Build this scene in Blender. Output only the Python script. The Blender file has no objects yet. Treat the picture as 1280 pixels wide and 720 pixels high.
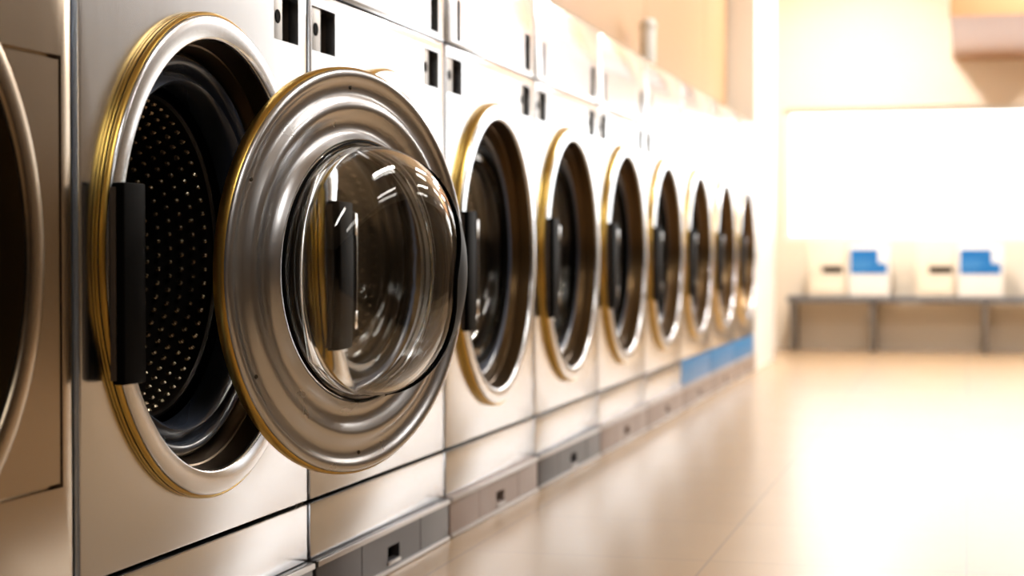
import bpy, bmesh, math, random
from mathutils import Vector, Matrix
random.seed(7)
SC = bpy.context.scene
COL = SC.collection
PI = math.pi

# ------------------------------------------------------------------ layout
D = 1.348            # lateral distance from camera to the machine fronts
CAMZ = 0.765         # camera height
W = 1.0              # machine pitch
S0 = 2.49            # first seam (left edge of the open machine)
N = 9                # machines from the open one to the far end
HT = 1.595           # machine height
ZC = 0.760           # door centre height
BY = 14.15           # back wall
RX = 3.4             # right wall
CZ = 3.2             # ceiling

# ------------------------------------------------------------------ materials
def mat(name, col, rough=0.5, metal=0.0, spec=0.5, coat=0.0, noise=None, bump=None, rvar=None, aniso=None):
    """noise=(scale xyz, amount, second colour); bump=(scale xyz, strength); rvar=(scale xyz, lo, hi)"""
    m = bpy.data.materials.new(name); m.use_nodes = True
    nt = m.node_tree; b = nt.nodes['Principled BSDF']
    b.inputs['Base Color'].default_value = (*col, 1)
    b.inputs['Roughness'].default_value = rough
    b.inputs['Metallic'].default_value = metal
    b.inputs['Specular IOR Level'].default_value = spec
    b.inputs['Coat Weight'].default_value = coat
    tc = nt.nodes.new('ShaderNodeTexCoord')
    def tex(sc, detail=3.0):
        mp = nt.nodes.new('ShaderNodeMapping'); mp.inputs['Scale'].default_value = sc
        nt.links.new(tc.outputs['Object'], mp.inputs['Vector'])
        n = nt.nodes.new('ShaderNodeTexNoise'); n.inputs['Scale'].default_value = 1.0
        n.inputs['Detail'].default_value = detail
        nt.links.new(mp.outputs['Vector'], n.inputs['Vector'])
        return n.outputs['Fac']
    if noise:
        mx = nt.nodes.new('ShaderNodeMix'); mx.data_type = 'RGBA'
        mx.inputs[6].default_value = (*col, 1); mx.inputs[7].default_value = (*noise[2], 1)
        rp = nt.nodes.new('ShaderNodeMapRange'); rp.inputs[1].default_value = .35; rp.inputs[2].default_value = .65
        rp.inputs[4].default_value = noise[1]
        nt.links.new(tex(noise[0]), rp.inputs[0]); nt.links.new(rp.outputs[0], mx.inputs[0])
        nt.links.new(mx.outputs[2], b.inputs['Base Color'])
    if rvar:
        rp = nt.nodes.new('ShaderNodeMapRange'); rp.inputs[1].default_value = .3; rp.inputs[2].default_value = .7
        rp.inputs[3].default_value = rvar[1]; rp.inputs[4].default_value = rvar[2]
        nt.links.new(tex(rvar[0]), rp.inputs[0]); nt.links.new(rp.outputs[0], b.inputs['Roughness'])
    if bump:
        bp = nt.nodes.new('ShaderNodeBump'); bp.inputs['Strength'].default_value = bump[1]
        bp.inputs['Distance'].default_value = .002
        nt.links.new(tex(bump[0]), bp.inputs['Height']); nt.links.new(bp.outputs[0], b.inputs['Normal'])
    return m

M = {}
M['steel'] = mat('brushed_steel', (.75, .785, .83), .30, 1.0, rvar=((500, 500, 2), .19, .22))
M['reflectsteel'] = mat('brown_reflection_steel', (.40, .33, .245), .22, 1.0, rvar=((500, 500, 2), .2, .24))  # brown of the reflected room is put into this steel's base colour
M['ringsteel'] = mat('ring_steel', (.79, .82, .86), .22, 1.0)
M['doorsteel'] = mat('pressed_steel', (.72, .735, .76), .22, 1.0, rvar=((9, 9, 9), .27, .32))
M['brass'] = mat('brass_band', (.74, .49, .12), .3, 1.0)
M['groove'] = mat('dark_groove', (.05, .035, .02), .5)
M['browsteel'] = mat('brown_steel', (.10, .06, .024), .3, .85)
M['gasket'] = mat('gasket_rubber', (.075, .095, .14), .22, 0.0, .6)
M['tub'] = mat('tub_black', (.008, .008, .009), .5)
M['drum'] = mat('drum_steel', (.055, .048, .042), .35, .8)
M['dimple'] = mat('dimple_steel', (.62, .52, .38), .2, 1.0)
M['black'] = mat('black_plastic', (.004, .004, .004), .5, 0, .02)
M['crescent'] = mat('refraction_black', (.004, .004, .004), .45, 0, .06)
M['chrome'] = mat('chrome', (.75, .74, .73), .18, 1.0)
M['carcass'] = mat('cabinet_side', (.30, .25, .15), .5, .3)
M['recess'] = mat('recess_dark', (.075, .055, .04), .45)
M['plate'] = mat('lock_plate', (.62, .62, .61), .4, .3)
M['char'] = mat('plinth_charcoal', (.075, .075, .085), .38, .3)
M['taupe'] = mat('plinth_taupe', (.36, .29, .26), .42, .2)
M['edge'] = mat('plinth_edge', (.55, .54, .54), .3, .8)
M['blue'] = mat('blue_panel', (.02, .21, .50), .35)
M['cream'] = mat('cream_enamel', (.84, .76, .63), .45)
M['bluelabel'] = mat('blue_label', (.0, .15, .46), .5)
M['bluelight'] = mat('pale_blue_print', (.06, .26, .58), .5)
M['white'] = mat('white_paint', (.86, .86, .84), .45)
M['benchgrey'] = mat('bench_grey', (.13, .14, .16), .4, .3)
M['leggrey'] = mat('bench_leg', (.17, .15, .13), .45, .3)
M['wallcream'] = mat('wall_cream', (.86, .77, .645), .6, noise=((1.2, 1.2, 1.2), .25, (.83, .74, .61)))
M['walltan'] = mat('wall_tan', (.09, .066, .042), .9, 0, .08, noise=((.9, .9, .9), .4, (.075, .054, .033)))
M['fascia'] = mat('fascia_laminate', (.56, .35, .18), .4, noise=((.6, 1.3, .6), .4, (.52, .32, .16)))
M['soffit'] = mat('soffit_wood', (.40, .20, .085), .5, noise=((.5, 6, 6), .5, (.35, .17, .07)))
M['ceil'] = mat('ceiling_white', (.84, .82, .78), .8)
M['walldark'] = mat('wall_rear', (.30, .235, .175), .6)

def floor_mat():
    m = bpy.data.materials.new('floor_tiles'); m.use_nodes = True
    nt = m.node_tree; b = nt.nodes['Principled BSDF']
    tc = nt.nodes.new('ShaderNodeTexCoord')
    br = nt.nodes.new('ShaderNodeTexBrick'); br.offset = 0.0
    br.inputs['Scale'].default_value = 1.0
    br.inputs['Brick Width'].default_value = .62; br.inputs['Row Height'].default_value = .62
    br.inputs['Mortar Size'].default_value = .004; br.inputs['Mortar Smooth'].default_value = .3
    br.inputs['Color1'].default_value = (.43, .30, .18, 1); br.inputs['Color2'].default_value = (.415, .288, .172, 1)
    br.inputs['Mortar'].default_value = (.33, .24, .165, 1)
    nt.links.new(tc.outputs['Object'], br.inputs['Vector'])
    n = nt.nodes.new('ShaderNodeTexNoise'); n.inputs['Scale'].default_value = 3.2; n.inputs['Detail'].default_value = 5
    nt.links.new(tc.outputs['Object'], n.inputs['Vector'])
    mx = nt.nodes.new('ShaderNodeMix'); mx.data_type = 'RGBA'; mx.blend_type = 'MULTIPLY'
    rp = nt.nodes.new('ShaderNodeValToRGB')
    rp.color_ramp.elements[0].position = .3; rp.color_ramp.elements[0].color = (.975, .97, .965, 1)
    rp.color_ramp.elements[1].position = .7; rp.color_ramp.elements[1].color = (1, 1, 1, 1)
    nt.links.new(n.outputs['Fac'], rp.inputs[0])
    mx.inputs[0].default_value = 1
    nt.links.new(br.outputs['Color'], mx.inputs[6]); nt.links.new(rp.outputs[0], mx.inputs[7])
    nt.links.new(mx.outputs[2], b.inputs['Base Color'])
    r2 = nt.nodes.new('ShaderNodeMapRange'); r2.inputs[1].default_value = .3; r2.inputs[2].default_value = .7
    r2.inputs[3].default_value = .255; r2.inputs[4].default_value = .265
    nt.links.new(n.outputs['Fac'], r2.inputs[0]); nt.links.new(r2.outputs[0], b.inputs['Roughness'])
    b.inputs['Specular IOR Level'].default_value = .36
    return m
M['floor'] = floor_mat()

def glass_mat():
    m = bpy.data.materials.new('clear_glass'); m.use_nodes = True
    b = m.node_tree.nodes['Principled BSDF']
    b.inputs['Base Color'].default_value = (.96, .97, .95, 1)
    b.inputs['Transmission Weight'].default_value = 1.0
    b.inputs['Roughness'].default_value = 0.0
    b.inputs['IOR'].default_value = 1.5
    return m
M['glass'] = glass_mat()

def pane_mat():
    m = bpy.data.materials.new('window_glass'); m.use_nodes = True
    nt = m.node_tree; nt.nodes.remove(nt.nodes['Principled BSDF'])
    out = nt.nodes['Material Output']
    t = nt.nodes.new('ShaderNodeBsdfTransparent'); g = nt.nodes.new('ShaderNodeBsdfGlossy')
    g.inputs['Roughness'].default_value = .02
    f = nt.nodes.new('ShaderNodeFresnel'); f.inputs['IOR'].default_value = 1.3
    mx = nt.nodes.new('ShaderNodeMixShader')
    nt.links.new(f.outputs[0], mx.inputs[0]); nt.links.new(t.outputs[0], mx.inputs[1]); nt.links.new(g.outputs[0], mx.inputs[2])
    nt.links.new(mx.outputs[0], out.inputs['Surface'])
    return m
M['pane'] = pane_mat()

def emit_mat(name, col, s):
    m = bpy.data.materials.new(name); m.use_nodes = True
    b = m.node_tree.nodes['Principled BSDF']
    b.inputs['Base Color'].default_value = (.9, .9, .9, 1)
    b.inputs['Emission Color'].default_value = (*col, 1); b.inputs['Emission Strength'].default_value = s
    return m

# ------------------------------------------------------------------ mesh helpers
def box(bm, x0, x1, y0, y1, z0, z1, bev=0.0, seg=2):
    vs = [bm.verts.new((x, y, z)) for x in (x0, x1) for y in (y0, y1) for z in (z0, z1)]
    q = [(0, 1, 3, 2), (4, 6, 7, 5), (0, 4, 5, 1), (2, 3, 7, 6), (0, 2, 6, 4), (1, 5, 7, 3)]
    fs = [bm.faces.new([vs[i] for i in f]) for f in q]
    if bev:
        es = list({e for f in fs for e in f.edges})
        bmesh.ops.bevel(bm, geom=es, offset=bev, segments=seg, profile=.6, affect='EDGES')

def lathe(bm, prof, seg=96, cy=0.0, cz=0.0, closed=False, cx=0.0, mats=None):
    """revolve (r, x) about a local X axis through (cy, cz)"""
    rings = []
    for r, x in prof:
        if r < 1e-6:
            rings.append([bm.verts.new((cx + x, cy, cz))])
        else:
            rings.append([bm.verts.new((cx + x, cy + r * math.cos(2 * PI * k / seg), cz + r * math.sin(2 * PI * k / seg))) for k in range(seg)])
    n = len(prof)
    for i in range(n if closed else n - 1):
        a, b = rings[i], rings[(i + 1) % n]
        for k in range(seg):
            k2 = (k + 1) % seg
            if len(a) == 1 and len(b) == 1: continue
            if len(a) == 1: f = bm.faces.new((a[0], b[k], b[k2]))
            elif len(b) == 1: f = bm.faces.new((a[k], b[0], a[k2]))
            else: f = bm.faces.new((a[k], b[k], b[k2], a[k2]))
            if mats: f.material_index = mats[i]

def cyl(bm, p0, p1, r, seg=24):
    p0, p1 = Vector(p0), Vector(p1); d = p1 - p0
    q = d.to_track_quat('Z', 'Y').to_matrix().to_4x4()
    bmesh.ops.create_cone(bm, cap_ends=True, segments=seg, radius1=r, radius2=r, depth=d.length,
                          matrix=Matrix.Translation((p0 + p1) / 2) @ q)

def obj(name, bm, m, parent=None, loc=None, smooth=35, recalc=True):
    if recalc: bmesh.ops.recalc_face_normals(bm, faces=bm.faces[:])
    me = bpy.data.meshes.new(name)
    if smooth:
        lim = math.radians(smooth)
        for f in bm.faces: f.smooth = True
        for e in bm.edges:
            if len(e.link_faces) != 2 or e.calc_face_angle(0) > lim: e.smooth = False
    bm.to_mesh(me); bm.free()
    for mm in (m if isinstance(m, (list, tuple)) else [m]): me.materials.append(mm)
    o = bpy.data.objects.new(name, me); COL.objects.link(o)
    if parent: o.parent = parent
    if loc: o.location = loc
    return o

def BM(): return bmesh.new()

def thing(name, label, cat, loc=(0, 0, 0), rz=0, group=None):
    o = bpy.data.objects.new(name, None); COL.objects.link(o)
    o.empty_display_size = .1
    o.location = loc; o.rotation_euler = (0, 0, rz)
    return tag(o, label, cat, group)

def tag(o, label, cat, group=None):
    o['label'] = label; o['category'] = cat
    if group: o['group'] = group
    return o

def struct(name, bm, m, label=None, smooth=0):
    o = obj(name, bm, m, smooth=smooth); o['kind'] = 'structure'
    if label: o['label'] = label
    return o

def kids(o): return [c for c in COL.objects if c.parent == o]

def copy_tree(o, parent=None):
    c = o.copy(); COL.objects.link(c); c.parent = parent
    for ch in kids(o): copy_tree(ch, c)
    return c

def cut(o, cutter_bm):
    """carve the cutter out of o and keep the result as o's own mesh"""
    bmesh.ops.recalc_face_normals(cutter_bm, faces=cutter_bm.faces[:])
    me = bpy.data.meshes.new('cutter'); cutter_bm.to_mesh(me); cutter_bm.free()
    c = bpy.data.objects.new('cutter', me); COL.objects.link(c)
    par = o.parent; o.parent = None
    md = o.modifiers.new('cut', 'BOOLEAN'); md.operation = 'DIFFERENCE'; md.object = c; md.solver = 'EXACT'
    dg = bpy.context.evaluated_depsgraph_get(); dg.update()
    new = bpy.data.meshes.new_from_object(o.evaluated_get(dg))
    o.modifiers.clear(); old = o.data; o.data = new; new.name = old.name
    bpy.data.meshes.remove(old); bpy.data.objects.remove(c); bpy.data.meshes.remove(me)
    bm = BM(); bm.from_mesh(new)
    for f in bm.faces: f.smooth = True
    for e in bm.edges:
        if len(e.link_faces) != 2 or e.calc_face_angle(0) > math.radians(30): e.smooth = False
    bm.to_mesh(new); bm.free()
    o.parent = par

# ------------------------------------------------------------------ the dryers
GAP = .010
Y0, Y1 = GAP, W - GAP             # local extent of a cabinet along the row
YC = W / 2
Z_PL, Z_LOW, Z_SEAM = .112, .238, 1.322
SLOT_Z = (1.195, 1.290); SLOT2_Z = (1.341, 1.453)

def make_dryer(Y1=Y1, inset=False):
    root = thing('dryer', 'dryer', 'dryer')
    # carcass: thin sides, top and back behind the front panels
    b = BM()
    box(b, -.92, -.022, Y0, Y0 + .012, .0, HT - .004); box(b, -.92, -.022, Y1 - .012, Y1, .0, HT - .004)
    box(b, -.92, -.022, Y0 + .012, Y1 - .012, HT - .016, HT - .004); box(b, -.94, -.92, Y0, Y1, 0, HT - .004)
    obj('cabinet', b, M['carcass'], root, smooth=0)
    # front panels
    b = BM(); box(b, -.022, 0, Y0, Y1, Z_LOW + .004, Z_SEAM - .003, .004)
    fp = obj('front_panel', b, M['steel'], root)
    c = BM(); lathe(c, [(0, -.1), (.41, -.1), (.41, .1), (0, .1)], 96, YC, ZC)
    box(c, -.1, .1, .022, .165, *SLOT_Z); box(c, -.1, .1, .812, .945, *SLOT_Z)
    if inset:
        for (a, e, z0, z1) in ((.02, Y1 - .039, 1.060, 1.067), (.02, Y1 - .039, .404, .411), (Y1 - .0385, Y1 - .030, .404, 1.067)):
            k = BM(); box(k, -.010, .1, a, e, z0, z1); cut(fp, k)
    cut(fp, c)
    b = BM(); box(b, -.022, 0, Y0, Y1, Z_SEAM + .003, HT, .004)
    up = obj('control_panel', b, M['steel'], root)
    c = BM(); box(c, -.1, .1, .115, .150, *SLOT2_Z); box(c, -.1, .1, .872, .945, *SLOT2_Z)
    cut(up, c)
    b = BM(); box(b, -.022, 0, Y0, Y1, Z_PL + .002, Z_LOW - .004, .004)
    obj('access_panel', b, M['steel'], root)
    # plinth: projecting kick plate with a rail along both edges, two seams and a latch notch
    b = BM(); box(b, -.05, .012, Y0, Y1, .0, Z_PL, .003)
    pl = obj('plinth', b, M['char'], root)
    c = BM(); box(c, -.02, .1, .485, .575, .028, .062)
    box(c, .008, .1, .298, .303, .014, .098); box(c, .008, .1, .742, .747, .014, .098)
    cut(pl, c)
    b = BM(); box(b, .0122, .018, Y0, Y1, .098, .110, .002); box(b, .0122, .018, Y0, Y1, .002, .012, .002)
    box(b, .0122, .015, .482, .578, .018, .026, .001)
    obj('rail', b, M['edge'], pl)
    b = BM(); box(b, -.012, -.008, .485, .575, .028, .062)
    obj('notch', b, M['black'], pl, smooth=0)
    # coin slots: recess, lock plate, round lock
    for (a, e, z, pw) in ((.022, .165, SLOT_Z, .064), (.812, .945, SLOT_Z, .056), (.115, .150, SLOT2_Z, 0), (.872, .945, SLOT2_Z, 0)):
        b = BM()
        box(b, -.075, -.072, a, e, z[0], z[1])
        box(b, -.072, -.0225, a - .003, a, z[0], z[1]); box(b, -.072, -.0225, e, e + .003, z[0], z[1])
        box(b, -.072, -.0225, a, e, z[0] - .003, z[0]); box(b, -.072, -.0225, a, e, z[1], z[1] + .003)
        cs = obj('coin_slot', b, M['recess'], root, smooth=0)
        if pw:
            b = BM(); box(b, -.03, -.004, a + .001, a + pw, z[0] + .001, z[1] - .001, .003)
            obj('lock_plate', b, M['plate'], cs)
            b = BM()
            lathe(b, [(0, -.005), (.014, -.005), (.014, -.0025), (.011, -.0018), (.010, -.003), (0, -.003)], 28, a + pw * .5, sum(z) / 2)
            obj('lock', b, M['black'], cs)
    b = BM(); box(b, -.06, -.003, Y0, Y1, HT + .0005, HT + .011, .002)
    obj('top_trim', b, M['carcass'], root)
    # porthole: ring with a brass side band, inner wall, gasket, tub, drum
    b = BM(); lathe(b, [(.4365, .0185), (.4345, .0215), (.431, .0225), (.397, .0225), (.3945, .0215), (.392, .018), (.392, .012), (.40, .0), (.43, .0), (.432, .011)], 128, YC, ZC, True)
    ring = obj('porthole_ring', b, M['ringsteel'], root, smooth=50)
    b = BM(); lathe(b, [(.436, .0005), (.4425, .0005), (.4432, .002), (.4425, .0055), (.437, .006), (.437, .0078), (.4425, .0083), (.4425, .0145), (.439, .0175), (.4368, .0165)], 128, YC, ZC, True,
                    mats=[0, 0, 0, 1, 1, 1, 0, 0, 0, 0])
    obj('edge_band', b, [M['brass'], M['groove']], ring, smooth=50)
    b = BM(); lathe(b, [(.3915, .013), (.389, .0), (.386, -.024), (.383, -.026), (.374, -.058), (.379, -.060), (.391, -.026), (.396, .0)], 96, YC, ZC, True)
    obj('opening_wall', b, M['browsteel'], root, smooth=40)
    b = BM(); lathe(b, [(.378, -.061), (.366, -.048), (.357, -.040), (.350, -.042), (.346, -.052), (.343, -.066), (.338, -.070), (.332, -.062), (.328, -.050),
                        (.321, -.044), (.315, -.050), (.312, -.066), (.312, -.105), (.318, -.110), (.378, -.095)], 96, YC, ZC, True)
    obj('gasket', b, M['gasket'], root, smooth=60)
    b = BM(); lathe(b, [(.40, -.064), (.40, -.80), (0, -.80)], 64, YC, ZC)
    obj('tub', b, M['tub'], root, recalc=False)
    # drum: open cylinder with pressed dimples, rolled lip
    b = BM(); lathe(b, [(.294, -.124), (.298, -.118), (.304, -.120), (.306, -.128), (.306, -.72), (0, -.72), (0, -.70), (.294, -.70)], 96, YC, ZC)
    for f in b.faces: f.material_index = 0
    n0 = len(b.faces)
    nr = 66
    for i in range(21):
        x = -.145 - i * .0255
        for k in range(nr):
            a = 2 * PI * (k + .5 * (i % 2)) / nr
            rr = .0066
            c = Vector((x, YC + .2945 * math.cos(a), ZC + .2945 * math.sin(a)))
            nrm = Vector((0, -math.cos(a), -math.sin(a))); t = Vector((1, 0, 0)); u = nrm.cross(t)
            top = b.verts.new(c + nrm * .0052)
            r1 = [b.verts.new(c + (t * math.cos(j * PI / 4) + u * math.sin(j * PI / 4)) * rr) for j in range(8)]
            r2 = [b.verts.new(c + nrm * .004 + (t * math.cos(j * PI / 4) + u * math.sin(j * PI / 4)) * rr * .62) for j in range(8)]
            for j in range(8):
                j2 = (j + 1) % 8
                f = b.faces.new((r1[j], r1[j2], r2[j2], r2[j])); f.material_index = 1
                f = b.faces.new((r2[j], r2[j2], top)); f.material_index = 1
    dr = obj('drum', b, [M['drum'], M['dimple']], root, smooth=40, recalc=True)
    # latch housing on the left of the ring
    b = BM(); box(b, .0230, .046, .072, .148, ZC - .207, ZC + .118, .004)
    box(b, -.02, .0225, .118, .150, ZC - .19, ZC + .10, .003)
    la = obj('latch', b, M['black'], root)
    b = BM(); box(b, .0230, .032, .066, .0715, ZC - .20, ZC + .11, .001)
    obj('cover_strip', b, M['recess'], la)
    return root

def dome(r, depth, base, t):
    side = depth * .30
    return ((r - .003) * max(math.cos(t), 0) ** .62, base + side + (depth - side) * math.sin(t))

def bowl_profile(r, depth, base, wall=.010):
    """a glass pan: flange at r, straight side, round shoulder, gently domed front; closed profile (r, x)"""
    out = [(r + .008, base), (r + .006, base + .010)]
    side = depth * .30
    out.append((r, base + .018))
    for k in range(0, 25):
        out.append(dome(r, depth, base, k / 24 * PI / 2))
    out[-1] = (0, out[-1][1])
    inner = [(max(rad - wall, 0) if rad > 1e-6 else 0, x - wall * .9) for rad, x in out[2:]]
    inner = [(rad, max(x, base)) for rad, x in inner]
    inner[0] = (r - wall - .002, base)
    return out, inner

def glass_bowl(name, parent, r, depth, base, cy, cz, flip=1):
    out, inn = bowl_profile(r, depth, base)
    b = BM()
    lathe(b, [(a, flip * x) for a, x in out] + [(a, flip * x) for a, x in inn[::-1]], 96, cy, cz, True)
    bmesh.ops.remove_doubles(b, verts=b.verts[:], dist=1e-5)
    return obj(name, b, M['glass'], parent, smooth=60)

def closed_door(root):
    b = BM(); lathe(b, [(.318, -.038), (.311, -.034), (.300, -.036), (.297, -.046), (.303, -.058), (.310, -.060)], 96, YC, ZC, True)
    d = obj('door', b, M['black'], root, smooth=50)
    glass_bowl('glass_bowl', d, .290, .10, .046, YC, ZC, -1)
    b = BM()
    box(b, .0215, .044, .1485, .166, ZC - .17, ZC + .10, .004)
    hd = obj('handle', b, M['black'], d, smooth=40)
    b = BM()
    box(b, .0445, .048, .150, .165, ZC + .045, ZC + .095, .001); box(b, .0445, .048, .150, .165, ZC - .165, ZC - .125, .001)
    cyl(b, (.0455, .1635, ZC - .125), (.0455, .1635, ZC + .05), .002, 10)
    hd['label'] = 'black grip'
    obj('chrome_cap', b, M['chrome'], d, smooth=40)

def swap(root, part, m):
    for c in kids(root):
        if c.name.split('.')[0] == part:
            c.data = c.data.copy(); c.data.materials[0] = m

# prototype is the open machine; the closed ones get a door of their own
first = make_dryer()
closed = copy_tree(first)
closed_door(closed)
GRP = 'stainless dryers in the row'
first.location = (-D, S0, 0)
first.name = 'dryer'
first['label'] = 'stainless dryer with its round glass door swung wide open and drum showing'
first['group'] = GRP
LAB = {
 2: ('stainless dryer on a charcoal plinth, just behind the swung-open glass door', 'char'),
 3: ('stainless dryer on the taupe plinth, first fully visible closed one past the open door', 'taupe'),
 4: ('closed stainless dryer on a grey plinth, between two on taupe plinths', 'char'),
 5: ('closed stainless dryer on a taupe plinth, just beyond the last one on grey', 'taupe'),
 6: ('closed stainless dryer next before the three with blue lower panels', 'taupe'),
 7: ('nearest of the three stainless dryers with a blue lower panel', 'taupe'),
 8: ('middle one of the three stainless dryers with a blue lower panel', 'taupe'),
 9: ('last stainless dryer of the row, blue lower panel, against the white pilaster', 'taupe'),
}
for i in range(2, N + 1):
    m = closed if i == 2 else copy_tree(closed)
    m.location = (-D, S0 + (i - 1) * W, 0)
    m['label'] = LAB[i][0]; m['category'] = 'dryer'; m['group'] = GRP
    if LAB[i][1] == 'taupe': swap(m, 'plinth', M['taupe'])
    if i >= 7: swap(m, 'access_panel', M['blue'])

# the machine cut by the left edge of the frame: same cabinet, framed door panel
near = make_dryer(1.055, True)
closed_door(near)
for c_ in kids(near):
    if c_.name.split('.')[0] in ('front_panel', 'control_panel', 'access_panel', 'porthole_ring'): c_.data.materials[0] = M['reflectsteel']
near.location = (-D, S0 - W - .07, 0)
near['label'] = 'steel dryer with a brown reflection tinted in, cut off by the edge, with a framed inset front panel'
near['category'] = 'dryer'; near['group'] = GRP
b = BM(); box(b, -D - .60, -D - .004, S0 - .0148, S0 - .009, 0, HT, .001); box(b, -D - .60, -D - .012, S0 - .0085, S0 + .004, 0, HT, .003)
struct('trim_3', b, M['steel'], 'steel filler strip between the two nearest dryers')

# the open door of the first machine, a pressed steel dish with a bulging glass bowl
ALPHA = math.radians(16.4)
DC = Vector((-1.1768, 3.317, CAMZ - .036))
R = .400
b = BM()
lathe(b, [(.3985, -.030), (.4000, -.006), (.3975, -.001), (.392, .0015), (.384, .001), (.378, -.003), (.372, -.0075), (.356, -.0085), (.346, -.006), (.338, .001), (.328, .0055),
          (.318, .004), (.306, -.004), (.294, -.0085), (.280, -.0085), (.272, -.003), (.266, .006), (.262, .012), (.257, .011), (.253, .002), (.253, -.022), (.262, -.026), (.34, -.020), (.37, -.026), (.39, -.034)],
      144, 0, 0, True)
od = obj('door', b, M['doorsteel'], first, smooth=55)
od.location = DC - first.location
od.rotation_euler = (0, 0, -ALPHA)
b = BM(); lathe(b, [(.3990, -.031), (.4045, -.029), (.4055, -.022), (.4045, -.010), (.4005, -.006)], 144, 0, 0, True)
obj('edge_band', b, M['brass'], od, smooth=50)
BOWL = (.249, .165, -.004)
glass_bowl('glass_bowl', od, *BOWL, 0, 0, 1)
b = BM(); lathe(b, [(.2565, .0115), (.258, .015), (.2545, .018), (.2535, .0145)], 96, 0, 0, True)
obj('bowl_seal', b, M['black'], od, smooth=60)
# black crescent strip added for the bowl's dark far-edge refraction, widest in the middle
b = BM(); prev = None; nn = 60
rb, dp, bs = BOWL; sd = dp * .30
for k in range(nn + 1):
    q = k / nn; a = math.radians(-82 + 148 * q); wq = math.sin(PI * q) ** .7
    pts = [(rb + .0005, bs + sd - .018 * wq - .004)]
    for t in range(13):
        e = dome(rb, dp, bs, t / 12 * (.06 + 1.20 * wq)); pts.append((e[0] + .001, e[1] + .001))
    loop = pts + [(p[0] + .004 * (1 - .6 * n / 13), p[1] + .004 * n / 13) for n, p in reversed(list(enumerate(pts)))]
    ring_ = [b.verts.new((x, r_ * math.cos(a), r_ * math.sin(a))) for r_, x in loop]
    m_ = len(ring_)
    if prev:
        for j in range(m_): b.faces.new((prev[j], prev[(j + 1) % m_], ring_[(j + 1) % m_], ring_[j]))
    else: b.faces.new(ring_)
    prev = ring_
b.faces.new(prev[::-1])
obj('refraction_strip', b, M['crescent'], od, smooth=50)
for k in range(6):
    a = math.radians(92 + 60 * k)
    b = BM(); lathe(b, [(0, -.0055), (.0035, -.006), (.0045, -.0085), (0, -.0085)], 14, .364 * math.cos(a), .364 * math.sin(a))
    obj('screw', b, M['groove'], od)
# hinge: post on the cabinet front behind the dish and a bracket into its back
b = BM()
L = od.location
for q in (-.30, .30):
    z = L.z + q
    box(b, .0005, .012, .935, .985, z - .03, z + .03, .002)
    cyl(b, (.026, .960, z - .028), (.026, .960, z + .028), .014)
    cyl(b, (.026, .960, z), (.158, .952, z), .010)
obj('hinge', b, M['black'], first)

# ------------------------------------------------------------------ room shell
b = BM(); box(b, -3.0, RX + .2, -4.2, BY + .2, -.1, 0); struct('floor', b, M['floor'])
b = BM(); box(b, -3.0, RX + .2, -4.2, BY + .2, CZ, CZ + .1); struct('ceiling', b, M['ceil'])
b = BM(); box(b, RX, RX + .2, -4.2, BY + .2, 0, CZ); struct('wall_right', b, M['walltan'])
b = BM(); box(b, .82, .98, .6, 4.55, .0005, .98, .01); struct('wall_reflection_block', b, M['walltan'], 'unseen low half wall added to darken the steel reflections')  # out of view, added so the near steel has something dark to mirror
b = BM(); box(b, -3.0, RX, -4.2, -4.0, 0, CZ); struct('wall_front', b, M['walldark'])
b = BM(); box(b, -3.0, -2.4, -4.0, BY, 0, CZ); struct('wall_left', b, M['walltan'])
# fascia above the machines, set back a little, in wide laminate panels
FX = -D - .18
b = BM()
ys = [-3.9, 2.49, 4.49, 6.49, 8.49, 10.49, 11.49]
for a, e in zip(ys[:-1], ys[1:]):
    box(b, FX - .03, FX, a + .006, e - .006, HT + .004, CZ - .002, .003)
struct('trim_1', b, M['fascia'], 'orange laminate fascia above the dryers')
# pilaster ending the row and the wall beyond it
b = BM(); box(b, -2.4, -D + .004, 11.50, 12.70, 0, CZ - .002); struct('wall_pilaster', b, M['white'], 'white pilaster at the end of the dryer row')
b = BM(); box(b, -2.4, -1.52, 12.70, BY, 0, CZ - .002); struct('wall_return', b, M['wallcream'])
# back wall with a long window
WX0, WX1, WZ0, WZ1 = -1.42, 2.5, .866, 1.91
b = BM()
TX0, TX1, TZ0, TZ1 = .95, 2.7, 2.0, 3.05  # unseen upper opening, added to give the control panels a white reflection
box(b, -1.52, RX, BY, BY + .2, 0, WZ0); box(b, -1.52, RX, BY, BY + .2, WZ1, TZ0)
box(b, -1.52, TX0, BY, BY + .2, TZ0, TZ1); box(b, TX1, RX, BY, BY + .2, TZ0, TZ1); box(b, -1.52, RX, BY, BY + .2, TZ1, CZ)
box(b, -1.52, WX0, BY, BY + .2, WZ0, WZ1); box(b, WX1, RX, BY, BY + .2, WZ0, WZ1)
struct('wall_back', b, M['wallcream'])
b = BM()
for z in (WZ0, WZ1 - .04): box(b, WX0, WX1, BY + .06, BY + .12, z, z + .04)
for x in (WX0, 1.20, WX1 - .04): box(b, x, x + .04, BY + .06, BY + .12, WZ0 + .04, WZ1 - .04)
w = struct('window_1', b, M['white'], 'long bright window in the back wall')
b = BM()
for x0, x1 in ((WX0 + .04, 1.20), (1.24, WX1 - .04)): box(b, x0, x1, BY + .085, BY + .091, WZ0 + .04, WZ1 - .04)
obj('window_pane', b, M['pane'], w, smooth=0)
b = BM()
for z in (TZ0, TZ1 - .04): box(b, TX0, TX1, BY + .06, BY + .12, z, z + .04)
for x in (TX0, (TX0 + TX1) / 2 - .02, TX1 - .04): box(b, x, x + .04, BY + .06, BY + .12, TZ0 + .04, TZ1 - .04)
w2 = struct('window_added', b, M['white'], 'unseen high window added to whiten the dryer reflections')
b = BM()
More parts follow.
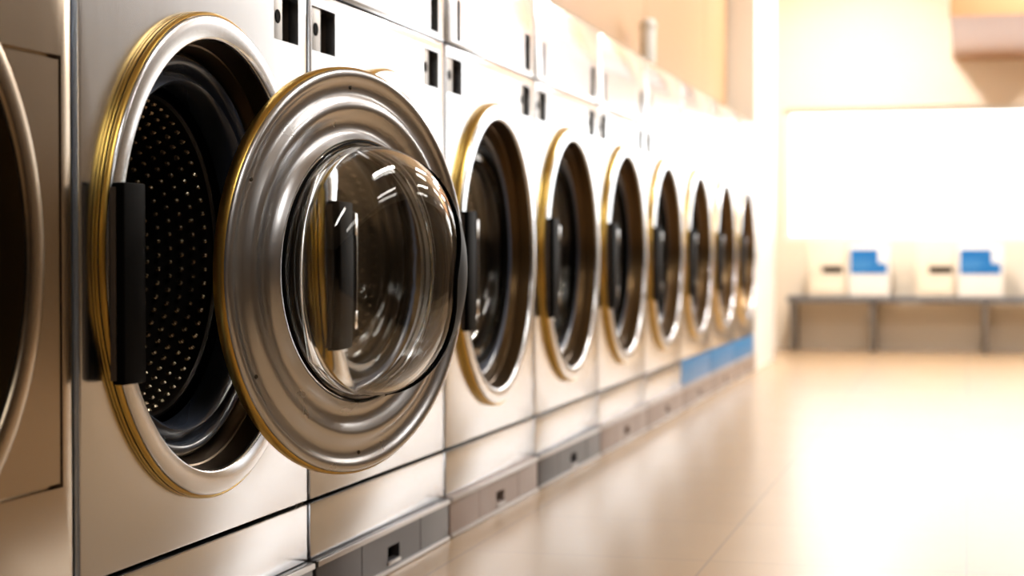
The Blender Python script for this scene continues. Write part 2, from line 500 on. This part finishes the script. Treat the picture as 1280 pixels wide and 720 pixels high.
for x in (TX0 + .04, (TX0 + TX1) / 2 + .02): box(b, x, x + (TX1 - TX0) / 2 - .06, BY + .085, BY + .091, TZ0 + .04, TZ1 - .04)
obj('window_pane', b, M['pane'], w2, smooth=0)
# dropped soffit at upper right
b = BM(); box(b, -.12, .75, 11.5, BY - .002, 2.26, CZ - .002); struct('trim_2', b, M['soffit'], 'dropped orange-brown soffit under the ceiling')

# small upright post on the machine tops
t = thing('white_stub', 'short white upright stub standing on top of the dryer row', 'stub', (-D - .085, 8.02, HT - .003))
b = BM(); lathe(b, [(0, 0), (.042, 0), (.042, .008), (.036, .012), (.036, .235), (.030, .248), (0, .252)], 32)
for v in b.verts: v.co = Vector((v.co.z, v.co.y, v.co.x))
obj('stub', b, M['white'], t)
b = BM(); lathe(b, [(.0365, .205), (.041, .205), (.041, .225), (.0365, .227)], 32, closed=True)
for v in b.verts: v.co = Vector((v.co.z, v.co.y, v.co.x))
obj('collar', b, M['white'], t)

# ------------------------------------------------------------------ bench and the boxes on it
BT = .430
t = thing('bench', 'long low bench with a slate grey top along the back wall', 'bench', (0, 13.75, 0))
b = BM(); box(b, -1.36, 3.2, -.02, .36, BT - .045, BT, .006); obj('bench_top', b, M['benchgrey'], t)
for x in (-1.32, -.71, .13, .97, 1.81, 2.65):
    b = BM(); box(b, x - .017, x + .017, 0, .05, .0, BT - .0455, .004); box(b, x - .018, x + .018, .05, .33, BT - .085, BT - .0455, .003)
    box(b, x - .022, x + .022, .30, .35, .0, BT - .086, .004)
    obj('leg', b, M['leggrey'], t)

def coin_box(x0, x1, sx0, sx1, label):
    t = thing('coin_box', label, 'box', ((x0 + x1) / 2, 13.80, BT), 0, 'cream coin boxes on the bench')
    c = (x0 + x1) / 2
    b = BM(); box(b, x0 - c, x1 - c, -.03, .22, .0005, .405, .010); bd = obj('housing', b, M['cream'], t)
    k = BM(); box(k, sx0 - c, sx1 - c, -.1, .03, .176, .224); cut(bd, k)
    b = BM(); box(b, sx0 - c - .006, sx1 - c + .006, -.036, -.0305, .226, .233, .001); obj('slot_lip', b, M['black'], t)
    b = BM(); box(b, sx0 - c, sx1 - c, -.012, -.006, .176, .224); obj('slot', b, M['black'], t, smooth=0)
    b = BM(); box(b, -.10, .10, -.034, -.0305, .04, .09, .001); obj('tray', b, M['cream'], t)

def label_box(x0, x1, label):
    t = thing('notice_box', label, 'box', ((x0 + x1) / 2, 13.77, BT), 0, 'notice boxes on the bench')
    c = (x0 + x1) / 2; h = (x1 - x0) / 2
    b = BM(); box(b, -h, h, -.03, .24, .0005, .395, .012); obj('housing', b, M['white'], t)
    # blue notice with a pale corner block and paler print bars
    b = BM(); z0, z1 = .172, .362
    v = [b.verts.new((x, -.0325, z)) for x, z in ((-h + .018, z0), (h - .018, z0), (h - .018, z0 + .085), (h - .085, z0 + .085), (h - .085, z1), (-h + .018, z1))]
    f = b.faces.new(v); r = bmesh.ops.extrude_face_region(b, geom=[f])
    bmesh.ops.translate(b, verts=[e for e in r['geom'] if isinstance(e, bmesh.types.BMVert)], vec=(0, .002, 0))
    n = obj('notice', b, M['bluelabel'], t, smooth=0)
    b = BM()
    for z, w_ in ((.132, .145), (.104, .165), (.076, .12)): box(b, -h + .03, -h + .03 + w_, -.0335, -.0326, z0 + z - .04, z0 + z - .024)
    obj('print', b, M['bluelight'], n, smooth=0)

coin_box(-1.20, -.905, -1.093, -.933, 'cream coin box nearest the white pilaster, dark slot in front')
label_box(-.893, -.580, 'pale box with blue notice nearest the white pilaster')
coin_box(-.386, -.095, -.287, -.113, 'cream coin box with dark slot, between the two blue notices')
label_box(-.078, .258, 'pale box with blue notice, furthest from the dryers')

# ------------------------------------------------------------------ lights
LAMP = emit_mat('lamp_diffuser', (1, .93, .82), 3)
k = 0
for x, y in ((.3, 1.0), (2.3, 1.0), (.3, 4.4), (2.3, 4.4), (.3, 7.8), (2.3, 7.8), (-.75, 12.3), (1.8, 12.3), (.5, 10.7)):  # those by the back wall are unseen extras, added to brighten it
    if 1:
        t = thing('unseen_ceiling_light', 'unseen long fluorescent ceiling light over the aisle', 'light', (x, y, CZ), 0, 'unseen ceiling lights over the aisle, with extras added by the back wall')
        b = BM(); box(b, -.17, .17, -.72, .72, -.07, -.0005, .006); obj('housing', b, M['white'], t)
        L_ = bpy.data.lights.new('lamp', 'AREA'); L_.shape = 'RECTANGLE'; L_.size = .28; L_.size_y = 1.36
        L_.energy = {1.0: 18, 4.4: 36, 7.8: 55}.get(y, 78) * (.35 if x > 2 else 1); L_.color = (1, .95, .89)
        lo = bpy.data.objects.new('lamp', L_); COL.objects.link(lo); lo.parent = t; lo.location = (0, 0, -.075)
# daylight entering at the window
A = bpy.data.lights.new('daylight', 'AREA'); A.shape = 'RECTANGLE'; A.size = WX1 - WX0; A.size_y = WZ1 - WZ0
A.cycles.is_portal = True
ao = bpy.data.objects.new('daylight', A); COL.objects.link(ao)
ao.location = ((WX0 + WX1) / 2, BY + .14, (WZ0 + WZ1) / 2); ao.rotation_euler = (-PI / 2, 0, 0)
A = bpy.data.lights.new('added_window_daylight', 'AREA'); A.shape = 'RECTANGLE'; A.size = TX1 - TX0; A.size_y = TZ1 - TZ0
A.cycles.is_portal = True  # portal for the added upper window
ao = bpy.data.objects.new('added_window_daylight', A); COL.objects.link(ao)
ao.location = ((TX0 + TX1) / 2, BY + .14, (TZ0 + TZ1) / 2); ao.rotation_euler = (-PI / 2, 0, 0)

wd = bpy.data.worlds.new('sky'); SC.world = wd; wd.use_nodes = True
bg = wd.node_tree.nodes['Background']; bg.inputs[0].default_value = (1, .985, .96, 1); bg.inputs[1].default_value = 3.4

# ------------------------------------------------------------------ camera
cam = bpy.data.cameras.new('camera'); cam.sensor_width = 36; cam.lens = 2200 / 1280 * 36
cam.dof.use_dof = True; cam.dof.focus_distance = 3.25; cam.dof.aperture_fstop = 2.6; cam.clip_start = .02
co = bpy.data.objects.new('camera', cam); COL.objects.link(co)
co.location = (0, 0, CAMZ)
co.rotation_euler = (PI / 2 - math.atan(44 / 2200), 0, math.atan(570 / 2200))
SC.camera = co

SC.view_settings.view_transform = 'Standard'; SC.view_settings.look = 'None'
SC.view_settings.gamma = 1; SC.view_settings.use_curve_mapping = False
SC.view_settings.exposure = 0.5
SC.cycles.max_bounces = 14; SC.cycles.transmission_bounces = 12; SC.cycles.glossy_bounces = 6
SC.cycles.caustics_reflective = False; SC.cycles.caustics_refractive = False
SC.cycles.sample_clamp_indirect = 6
SC.cycles.use_denoising = True
